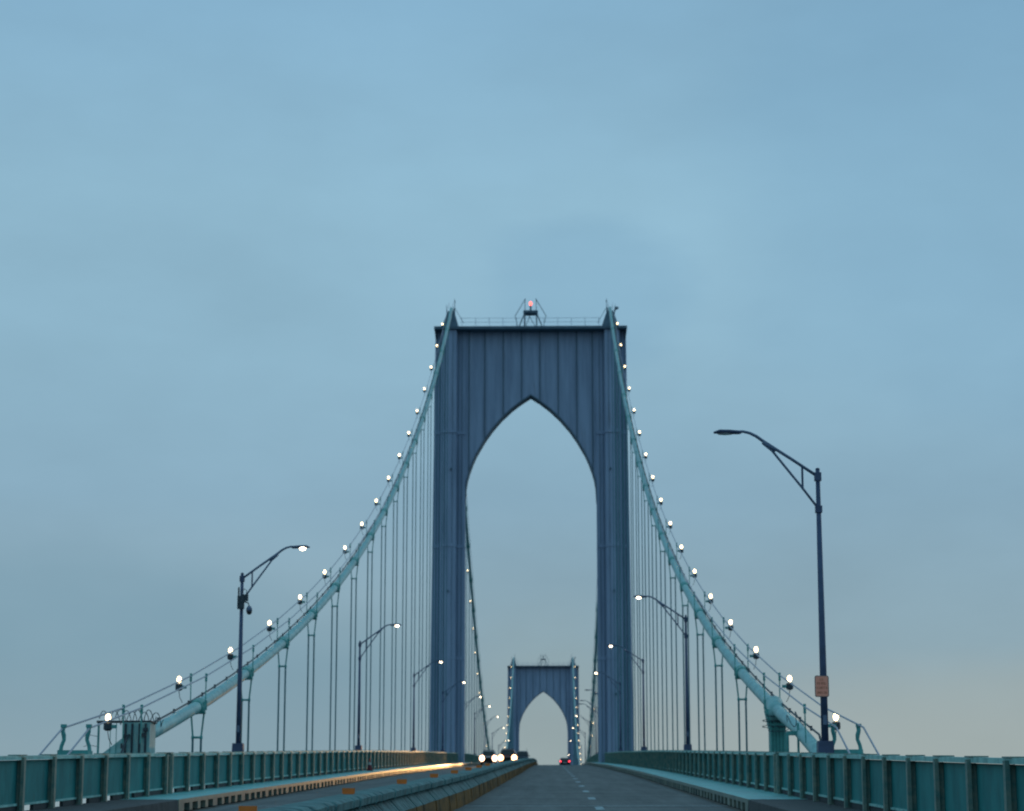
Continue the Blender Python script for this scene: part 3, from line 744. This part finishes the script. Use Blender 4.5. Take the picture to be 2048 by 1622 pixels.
# ------------------------------------------------------------------ vehicles
def vehicle(name, x, y, label, paint, W, Lg, H, hl, toward=True, tail=False, roofbars=False, boxy=.5):
    """body loft; local -y is the front when toward"""
    sl_ = (road(y+2)-road(y-2))/4
    r = empty(name, (x, y, road(y)+.01), label, 'car')
    r.rotation_euler = (math.atan(sl_), 0, 0 if toward else PI)
    if not toward: r.rotation_euler = (-math.atan(sl_), 0, PI)
    w = W/2
    def loft(secs):
        b = MB(); k = 10
        for (yy, zb, zt, wb, wt) in secs:
            h = zt-zb
            b.v += [(-wb*.92, yy, zb), (-wb, yy, zb+.15*h), (-wb, yy, zb+.55*h), (-(wb+wt)/2, yy, zb+.85*h), (-wt*.85, yy, zt), (wt*.85, yy, zt), ((wb+wt)/2, yy, zb+.85*h), (wb, yy, zb+.55*h), (wb, yy, zb+.15*h), (wb*.92, yy, zb)]
        for i in range(len(secs)-1):
            for j in range(k):
                a = i*k+j; c_ = i*k+(j+1) % k; b.f.append((a, c_, c_+k, a+k))
        b.f.append(tuple(range(k-1, -1, -1))); e = (len(secs)-1)*k; b.f.append(tuple(e+j for j in range(k)))
        return b
    belt = H*.60; f, e = -Lg/2, Lg/2
    body = loft([(f, .38, belt*.80, w*.86, w*.80), (f+.15, .30, belt*.90, w*.97, w*.90), (f+1.1, .26, belt, w, w*.94), (0, .26, belt+.02, w, w*.96), (e-.5, .28, belt+.03, w, w*.94), (e, .38, belt*.95, w*.92, w*.86)])
    body.build('body', paint, r, True)
    cab = loft([(f+1.05, belt-.02, belt+.02, w*.88, w*.86), (f+1.75, belt-.02, H-.05, w*.88, w*.72), (f+2.3, belt-.02, H, w*.9, w*.74), (e-.9*boxy-.2, belt-.02, H-.01, w*.9, w*.74), (e-.05-.5*(1-boxy), belt-.02, belt+.05, w*.88, w*.84)])
    cab.build('roof', paint, r, True)
    gl = MB()
    gl.v = [(-w*.80, f+1.12, belt+.06), (w*.80, f+1.12, belt+.06), (w*.66, f+1.70, H-.10), (-w*.66, f+1.70, H-.10)]; gl.f = [(0, 1, 2, 3)]
    gl.v = [(a, b-.03, c) for a, b, c in gl.v]
    n = 4
    gl.v += [(-w*.72, e-.1, belt+.1), (w*.72, e-.1, belt+.1), (w*.62, e-.9*boxy-.12, H-.12), (-w*.62, e-.9*boxy-.12, H-.12)]; gl.f.append((7, 6, 5, 4))
    for sx in (-1, 1):
        m_ = len(gl.v); gl.v += [(sx*(w*.95), f+1.7, belt+.03), (sx*(w*.95), e-1.0, belt+.03), (sx*(w*.80), e-1.2, H-.12), (sx*(w*.80), f+2.1, H-.12)]; gl.f.append((m_, m_+1, m_+2, m_+3) if sx > 0 else (m_+3, m_+2, m_+1, m_))
    gl.build('window_glass', M['glass'], r)
    for sx in (-1, 1):
        for yy in (f+.85, e-.85):
            wb = MB(); wb.tube([(sx*(w-.22), yy, .34), (sx*(w-.20), yy, .34), (sx*(w-.02), yy, .34), (sx*(w+.0), yy, .34)], [.27, .34, .34, .28], 18); wo = wb.build('wheel', M['tyre'], r)
            rb = MB(); rb.tube([(sx*(w+.0), yy, .34), (sx*(w+.015), yy, .34)], .21, 14); rb.build('rim', M['chrome'], wo)
        mb_ = MB(); mb_.ball((sx*(w+.08), f+1.55, belt+.1), .10, .07, .08, 8, 6); mb_.build('side_mirror', paint, r, True)
    g = MB(); g.box(-w*.5, w*.5, f-.03, f+.02, .5, hl+.05)
    for i in range(4): g.box(-w*.5, w*.5, f-.045, f-.03, .53+i*.09, .555+i*.09)
    g.build('grille', M['slot'], r)
    bm = MB(); bm.box(-w*.88, w*.88, f-.08, f+.1, .32, .48); bm.build('bumper', M['tyre'], r)
    if roofbars:
        rb = MB()
        for sx in (-1, 1): rb.tube([(sx*w*.66, f+2.1, H+.03), (sx*w*.66, e-1.2, H+.03)], .03, 5)
        for yy in (f+2.3, e-1.5): rb.box(-w*.7, w*.7, yy-.04, yy+.04, H+.03, H+.08)
        rb.build('roof_rack', M['tyre'], r)
    return r, f, e
def headlights(r, f, sep, hl, m, rad=.115, amber=True):
    for sx in (-1, 1):
        b = MB(); b.ball((sx*sep/2, f-.02, hl), rad*1.05, .08, rad*1.25, 12, 8); b.build('headlight', m, r, True)
        if amber:
            a = MB(); a.ball((sx*(sep/2-.05), f-.03, hl-.32), .10, .05, .06, 8, 6); a.build('fog_light', M['amber'], r, True)
r1, f, e = vehicle('sport_utility_car', -5.62, 291.5, 'pale oncoming car with bright white headlights, leftmost of the oncoming cars', M['car_white'], 2.0, 5.0, 1.85, .9, roofbars=True, boxy=.3)
headlights(r1, f, 1.62, .86, M['headlight_cool'], .30, False)
r2, f, e = vehicle('sport_utility_car', -2.85, 275, 'maroon oncoming car with yellowish headlights, middle of the three oncoming cars', M['car_red'], 2.02, 5.1, 1.95, .95, boxy=.3, roofbars=True)
headlights(r2, f, 1.62, .92, M['headlight'], .30, True)
r3, f, e = vehicle('sport_utility_car', -1.72, 326, 'dark car half hidden behind the barrier, last of the oncoming cars', M['car_dark'], 1.95, 4.9, 1.98, .9, boxy=.3)
a = MB(); a.tube([(.62, .4, 1.84), (.66, .45, 2.35)], .02, 5); a.build('antenna', M['tyre'], r3)
r4, f, e = vehicle('saloon_car', 4.72, 378, 'dark car with red tail lights just going over the crest', M['car_dark'], 1.82, 4.6, 1.45, .7, toward=False, boxy=.55)
for sx in (-1, 1):
    b = MB(); b.ball((sx*.74, e+.01, .86), .13, .06, .10, 12, 8); b.build('tail_light', M['tail'], r4, True)
b = MB(); b.box(-.3, .3, e-.02, e+.02, .6, .72); b.build('number_plate', M['white'], r4)

# ------------------------------------------------------------------ headlight beams (real spots at the lamps)
def beam(x, y, z, en, tx, ty, col, ang=26):
    l = bpy.data.lights.new('headlight_beam', 'SPOT'); l.energy = en; l.color = col; l.spot_size = math.radians(ang); l.spot_blend = .9; l.shadow_soft_size = .12
    o = bpy.data.objects.new('headlight_beam', l); COL.objects.link(o); o.location = (x, y, z)
    d = Vector((tx, ty, road(ty)+.0))-Vector((x, y, z)); o.rotation_euler = d.to_track_quat('-Z', 'Y').to_euler()
for cx_, yy, k in ((-5.62, 288.9, 1.0), (-2.85, 272.3, .5)):
    for sx in (-1, 1):
        beam(cx_+sx*.80, yy, road(yy)+.9, 52000*k, -7.9, yy-95, (1, .53, .18), 5)
        beam(cx_+sx*.80, yy, road(yy)+.9, 5200*k, -8.0, yy-34, (1, .56, .22), 11)
        beam(cx_+sx*.80, yy, road(yy)+.9, 420*k, -7.8, yy-10, (1, .58, .24), 24)
# ------------------------------------------------------------------ sky and light
wd = bpy.data.worlds.new("World"); scn.world = wd; wd.use_nodes = True
nt = wd.node_tree; N = nt.nodes; L = nt.links; N.clear()
out = N.new('ShaderNodeOutputWorld'); bg = N.new('ShaderNodeBackground'); L.new(bg.outputs[0], out.inputs[0])
tc = N.new('ShaderNodeTexCoord'); nrm = N.new('ShaderNodeVectorMath'); nrm.operation = 'NORMALIZE'; L.new(tc.outputs['Generated'], nrm.inputs[0])
sep = N.new('ShaderNodeSeparateXYZ'); L.new(nrm.outputs[0], sep.inputs[0])
rp = N.new('ShaderNodeValToRGB'); L.new(sep.outputs['Z'], rp.inputs['Fac'])
stops = [(0.0, (135, 150, 150)), (.03, (155, 169, 170)), (.06, (151, 168, 173)), (.095, (141, 167, 179)), (.16, (137, 171, 191)), (.22, (142, 180, 201)), (.29, (143, 183, 205)), (.37, (132, 174, 201)), (1.0, (122, 170, 194))]
cr = rp.color_ramp
while len(cr.elements) < len(stops): cr.elements.new(.5)
for el, (p, c) in zip(cr.elements, stops): el.position = p; el.color = lin(c)
def nz(sc, stretch, det, rough=.55, off=(0, 0, 0)):
    mp = N.new('ShaderNodeMapping'); mp.inputs['Scale'].default_value = stretch; mp.inputs['Location'].default_value = off; L.new(nrm.outputs[0], mp.inputs['Vector'])
    n = N.new('ShaderNodeTexNoise'); n.inputs['Scale'].default_value = sc; n.inputs['Detail'].default_value = det; n.inputs['Roughness'].default_value = rough
    L.new(mp.outputs['Vector'], n.inputs['Vector']); return n
def mth(op, a, b=None, c=None):
    m = N.new('ShaderNodeMath'); m.operation = op
    for i, v in enumerate((a, b, c)):
        if v is None: continue
        if isinstance(v, (int, float)): m.inputs[i].default_value = v
        else: L.new(v, m.inputs[i])
    return m.outputs[0]
def mr(v, a, b, c, d, smooth=True):
    m = N.new('ShaderNodeMapRange'); m.interpolation_type = 'SMOOTHERSTEP' if smooth else 'LINEAR'
    L.new(v, m.inputs['Value']); m.inputs['From Min'].default_value = a; m.inputs['From Max'].default_value = b; m.inputs['To Min'].default_value = c; m.inputs['To Max'].default_value = d
    return m.outputs['Result']
c1 = nz(4.2, (1, 1, 1.8), 4, .5, (2.3, 0, 1.1)); c2 = nz(11, (1, 1, 2.6), 5, .5)
c3 = nz(38, (1, 1, 2.2), 6, .6); v3 = mr(c3.outputs['Fac'], .3, .7, -.5, .5, False)
v1 = mr(c1.outputs['Fac'], .3, .7, -.5, .5, False); v2 = mr(c2.outputs['Fac'], .3, .7, -.5, .5, False)
cl = mth('MULTIPLY_ADD', v1, .13, mth('MULTIPLY_ADD', v2, .05, mth('MULTIPLY_ADD', v3, .02, 1.0)))
def scale(colsock, f):
    v = N.new('ShaderNodeVectorMath'); v.operation = 'SCALE'; L.new(colsock, v.inputs[0]); L.new(f, v.inputs['Scale']); return v.outputs[0]
col = scale(rp.outputs['Color'], cl)
# duller blue cloud bank high on the right
def blob(x, z, rx, rz, nsrc, amt):
    dx = mth('DIVIDE', mth('SUBTRACT', sep.outputs['X'], x), rx); dz = mth('DIVIDE', mth('SUBTRACT', sep.outputs['Z'], z), rz)
    d = mth('ADD', mth('MULTIPLY', dx, dx), mth('MULTIPLY', dz, dz)); d = mth('ADD', d, mth('MULTIPLY', nsrc, .9))
    return mth('MULTIPLY', mr(d, 0, 1.6, 1, 0), amt)
def mixc(f, a, c):
    m = N.new('ShaderNodeMix'); m.data_type = 'RGBA'; L.new(f, m.inputs['Factor']); L.new(a, m.inputs[6]); m.inputs[7].default_value = c; return m.outputs[2]
fw = mth('GREATER_THAN', sep.outputs['Y'], 0.0)
col = mixc(mth('MULTIPLY', blob(.20, .285, .14, .10, v1, .28), fw), col, lin((112, 160, 194)))
col = mixc(mth('MULTIPLY', blob(.02, .25, .05, .03, v2, .28), fw), col, lin((116, 160, 190)))
col = mixc(mth('MULTIPLY', blob(-.22, .07, .16, .07, v1, .5), fw), col, lin((112, 152, 173)))
col = mixc(mth('MULTIPLY', blob(.21, .05, .16, .04, v1, .28), fw), col, lin((172, 177, 166)))
col = mixc(mth('MULTIPLY', blob(.0, .06, .05, .05, v2, .22), fw), col, lin((146, 164, 162)))
# dimmer behind the camera
back = mr(sep.outputs['Y'], -.35, .45, 1.0, 1.0)
col = scale(col, back)
below = mr(sep.outputs['Z'], -.02, .0, 0.35, 1.0)
col = scale(col, below)
L.new(col, bg.inputs['Color']); bg.inputs['Strength'].default_value = 1.0
sun = bpy.data.lights.new('dusk_sun', 'SUN'); sun.energy = .12; sun.angle = math.radians(25); sun.color = (1, .86, .72)
so = bpy.data.objects.new('dusk_sun', sun); COL.objects.link(so); so.rotation_euler = Vector((-.55, -1, -.45)).to_track_quat('-Z', 'Y').to_euler()

# ------------------------------------------------------------------ camera
cd = bpy.data.cameras.new('camera'); cam = bpy.data.objects.new('camera', cd); COL.objects.link(cam)
cd.sensor_width = 36; cd.lens = 4475/2048*36; cd.clip_start = .5; cd.clip_end = 30000
cam.location = (2.2936, 0, 0); cam.rotation_euler = (PI/2+.2027, 0, .0169)
cam.rotation_mode = 'XYZ'
cd.dof.use_dof = True; cd.dof.focus_distance = 34; cd.dof.aperture_fstop = 2.6
scn.camera = cam
scn.render.engine = 'CYCLES'
scn.cycles.sample_clamp_indirect = 2.0
scn.cycles.filter_width = 2.0
scn.render.resolution_x = 1024; scn.render.resolution_y = 811
scn.view_settings.view_transform = 'Standard'; scn.view_settings.look = 'None'; scn.view_settings.exposure = 0; scn.view_settings.gamma = 1
